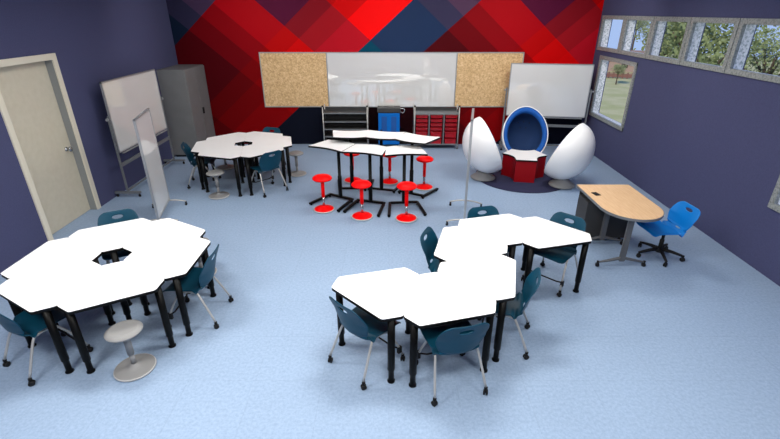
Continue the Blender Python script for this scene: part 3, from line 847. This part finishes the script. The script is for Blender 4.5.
# ------------------------------------------------------------------ outdoors, seen through the windows of the right wall
G = -12.0
lawn = struct(MB().box(XR + 4, -40, G - .5, 130, 180, G).build('lawn', M['grass']))
def make_tree(name, seed, cr, leafm, top, nleaf=2600):
    rnd = random.Random(seed); t = empty(name)
    tr = MB(); h = top - cr
    tr.tube([(0, 0, 0), (.1, .05, h * .5), (0, 0, h * .8), (.1, 0, h)], [.35, .28, .24, .2], 10)
    cl_ = []
    for k in range(9):
        a = rnd.random() * 2 * PI; e = rnd.uniform(.1, 1.0); q = Vector((math.cos(a) * math.cos(e), math.sin(a) * math.cos(e), math.sin(e) * .9)) * cr * rnd.uniform(.55, .85)
        p0 = Vector((0, 0, h * .82)); p1 = Vector((0, 0, h)) + q
        tr.tube([tuple(p0), tuple(p0.lerp(p1, .5) + Vector((0, 0, .3))), tuple(p1)], [.14, .09, .04], 7); cl_.append(p1)
    tr.build('trunk', M['bark'], t)
    f = MB()
    cl_ += [Vector((rnd.uniform(-1, 1), rnd.uniform(-1, 1), rnd.uniform(-.7, .9))) * cr * .6 + Vector((0, 0, h)) for _ in range(14)]
    for i in range(nleaf):
        c0 = rnd.choice(cl_); d = Vector((rnd.gauss(0, 1), rnd.gauss(0, 1), rnd.gauss(0, .8))); d.normalize()
        p = c0 + d * cr * .38 * rnd.random() ** .4; s = rnd.uniform(.12, .24)
        u = Vector((rnd.gauss(0, 1), rnd.gauss(0, 1), rnd.gauss(0, 1))).normalized(); v = u.orthogonal().normalized()
        f.quad([p - u * s, p + v * s * .5, p + u * s, p - v * s * .5])
    f.build('foliage', leafm, t); return t
ta = make_tree('garden_tree', 3, 4.2, M['leaf'], 14.4)
tb = make_tree('garden_tree', 8, 3.6, M['leaf2'], 14.6)
trs = [(ta, 40, 49, .3, 'olive-green garden tree seen through the nearest high window'),
       (None, 25.5, 38, 2.1, 'olive-green garden tree seen through the fourth high window from the corner'),
       (tb, 31, 53.5, 0, 'pale green garden tree seen through the third high window from the corner'),
       (None, 84, 164, 1.4, 'pale green garden tree seen through the second high window from the corner'),
       (None, 51.3, 104, .8, 'small leafy garden tree before the house, seen through the low window')]
for i, (o, x, y, rz, lb) in enumerate(trs):
    if o is None: o = copy_tree(ta if i == 1 else tb)
    o.scale = [(1.1,) * 3, (1.12,) * 3, (1.08,) * 3, (1, 1, 1), (.5,) * 3][i]
    o.location = (x, y, G - {0: 1.6, 4: 2.4}.get(i, 0)); o.rotation_euler = (0, 0, rz); tag(o, lb, 'tree', 'garden trees outside the high windows')
hs = empty('garden_house', (66, 131, G), R(-27))
MB().box(-9, -4, 0, 9, 4, 2.9).build('walls', M['brick'], hs)
r_ = MB()
lo_ = [(-9.6, -4.6, 2.9), (9.6, -4.6, 2.9), (9.6, 4.6, 2.9), (-9.6, 4.6, 2.9)]; ri = [(-6, 0, 5.3), (6, 0, 5.3)]
bmv = [r_.bm.verts.new(p) for p in lo_ + ri]
for q in ((0, 1, 5, 4), (2, 3, 4, 5), (1, 2, 5), (3, 0, 4), (3, 2, 1, 0)): r_.bm.faces.new([bmv[k] for k in q])
r_.build('roof', M['roof'], hs)
for x in (-5, 0, 5): MB().box(x - .8, -4.06, 1, x + .8, -3.99, 2.2).build('window', M['near_black'], hs)
tag(hs, 'low brown house with hipped roof beyond the lawn, seen through the low window', 'house')
fn = MB(); fa, fb = Vector((38, 122, G)), Vector((96, 97, G))
L = (fb - fa).length; n = 60
for k in range(n + 1):
    p = fa.lerp(fb, k / n); fn.box(p.x - .12, p.y - .12, G, p.x + .12, p.y + .12, G + 1.5)
fn.beam(fa + Vector((0, 0, 1.35)), fb + Vector((0, 0, 1.35)), .1, .12).beam(fa + Vector((0, 0, .7)), fb + Vector((0, 0, .7)), .1, .9)
tag(fn.build('garden_fence', M['fence']), 'reddish brown garden fence along the far side of the lawn', 'fence')

# ------------------------------------------------------------------ sky, sun
w = bpy.data.worlds.new('sky'); SC.world = w; w.use_nodes = True; nt = w.node_tree; nt.nodes.clear()
tcn = nt.nodes.new('ShaderNodeTexCoord'); sp = nt.nodes.new('ShaderNodeSeparateXYZ'); rp = nt.nodes.new('ShaderNodeValToRGB')
rp.color_ramp.elements[0].position = .0; rp.color_ramp.elements[0].color = rgb(168, 194, 240)
rp.color_ramp.elements[1].position = .6; rp.color_ramp.elements[1].color = rgb(96, 144, 226)
bg = nt.nodes.new('ShaderNodeBackground'); bg.inputs[1].default_value = 1.0; ow = nt.nodes.new('ShaderNodeOutputWorld')
nt.links.new(tcn.outputs['Generated'], sp.inputs[0]); nt.links.new(sp.outputs['Z'], rp.inputs[0]); nt.links.new(rp.outputs[0], bg.inputs[0]); nt.links.new(bg.outputs[0], ow.inputs[0])
sl = bpy.data.lights.new('sun', 'SUN'); sl.energy = 3.5; sl.angle = R(1); sl.color = (1, .96, .88)
so_ = bpy.data.objects.new('sun', sl); COL.objects.link(so_); so_.location = (-20, 0, 40)
so_.rotation_euler = Vector((.55, .6, -.6)).to_track_quat('-Z', 'Y').to_euler()

# ------------------------------------------------------------------ camera
cam = bpy.data.cameras.new('camera'); co = bpy.data.objects.new('camera', cam); COL.objects.link(co)
cam.sensor_width = 36; cam.sensor_fit = 'HORIZONTAL'; cam.lens = 36 * 444.5 / 780
cam.shift_x = 1 / 780; cam.clip_start = .05; cam.clip_end = 400
co.location = (0, 0, 3.057); co.rotation_euler = (PI / 2 - math.atan(208.5 / 444.5), 0, 0)
SC.camera = co
SC.view_settings.view_transform = 'Standard'; SC.view_settings.look = 'None'; SC.view_settings.gamma = 1
SC.view_settings.use_curve_mapping = False
SC.view_settings.exposure = 0.0
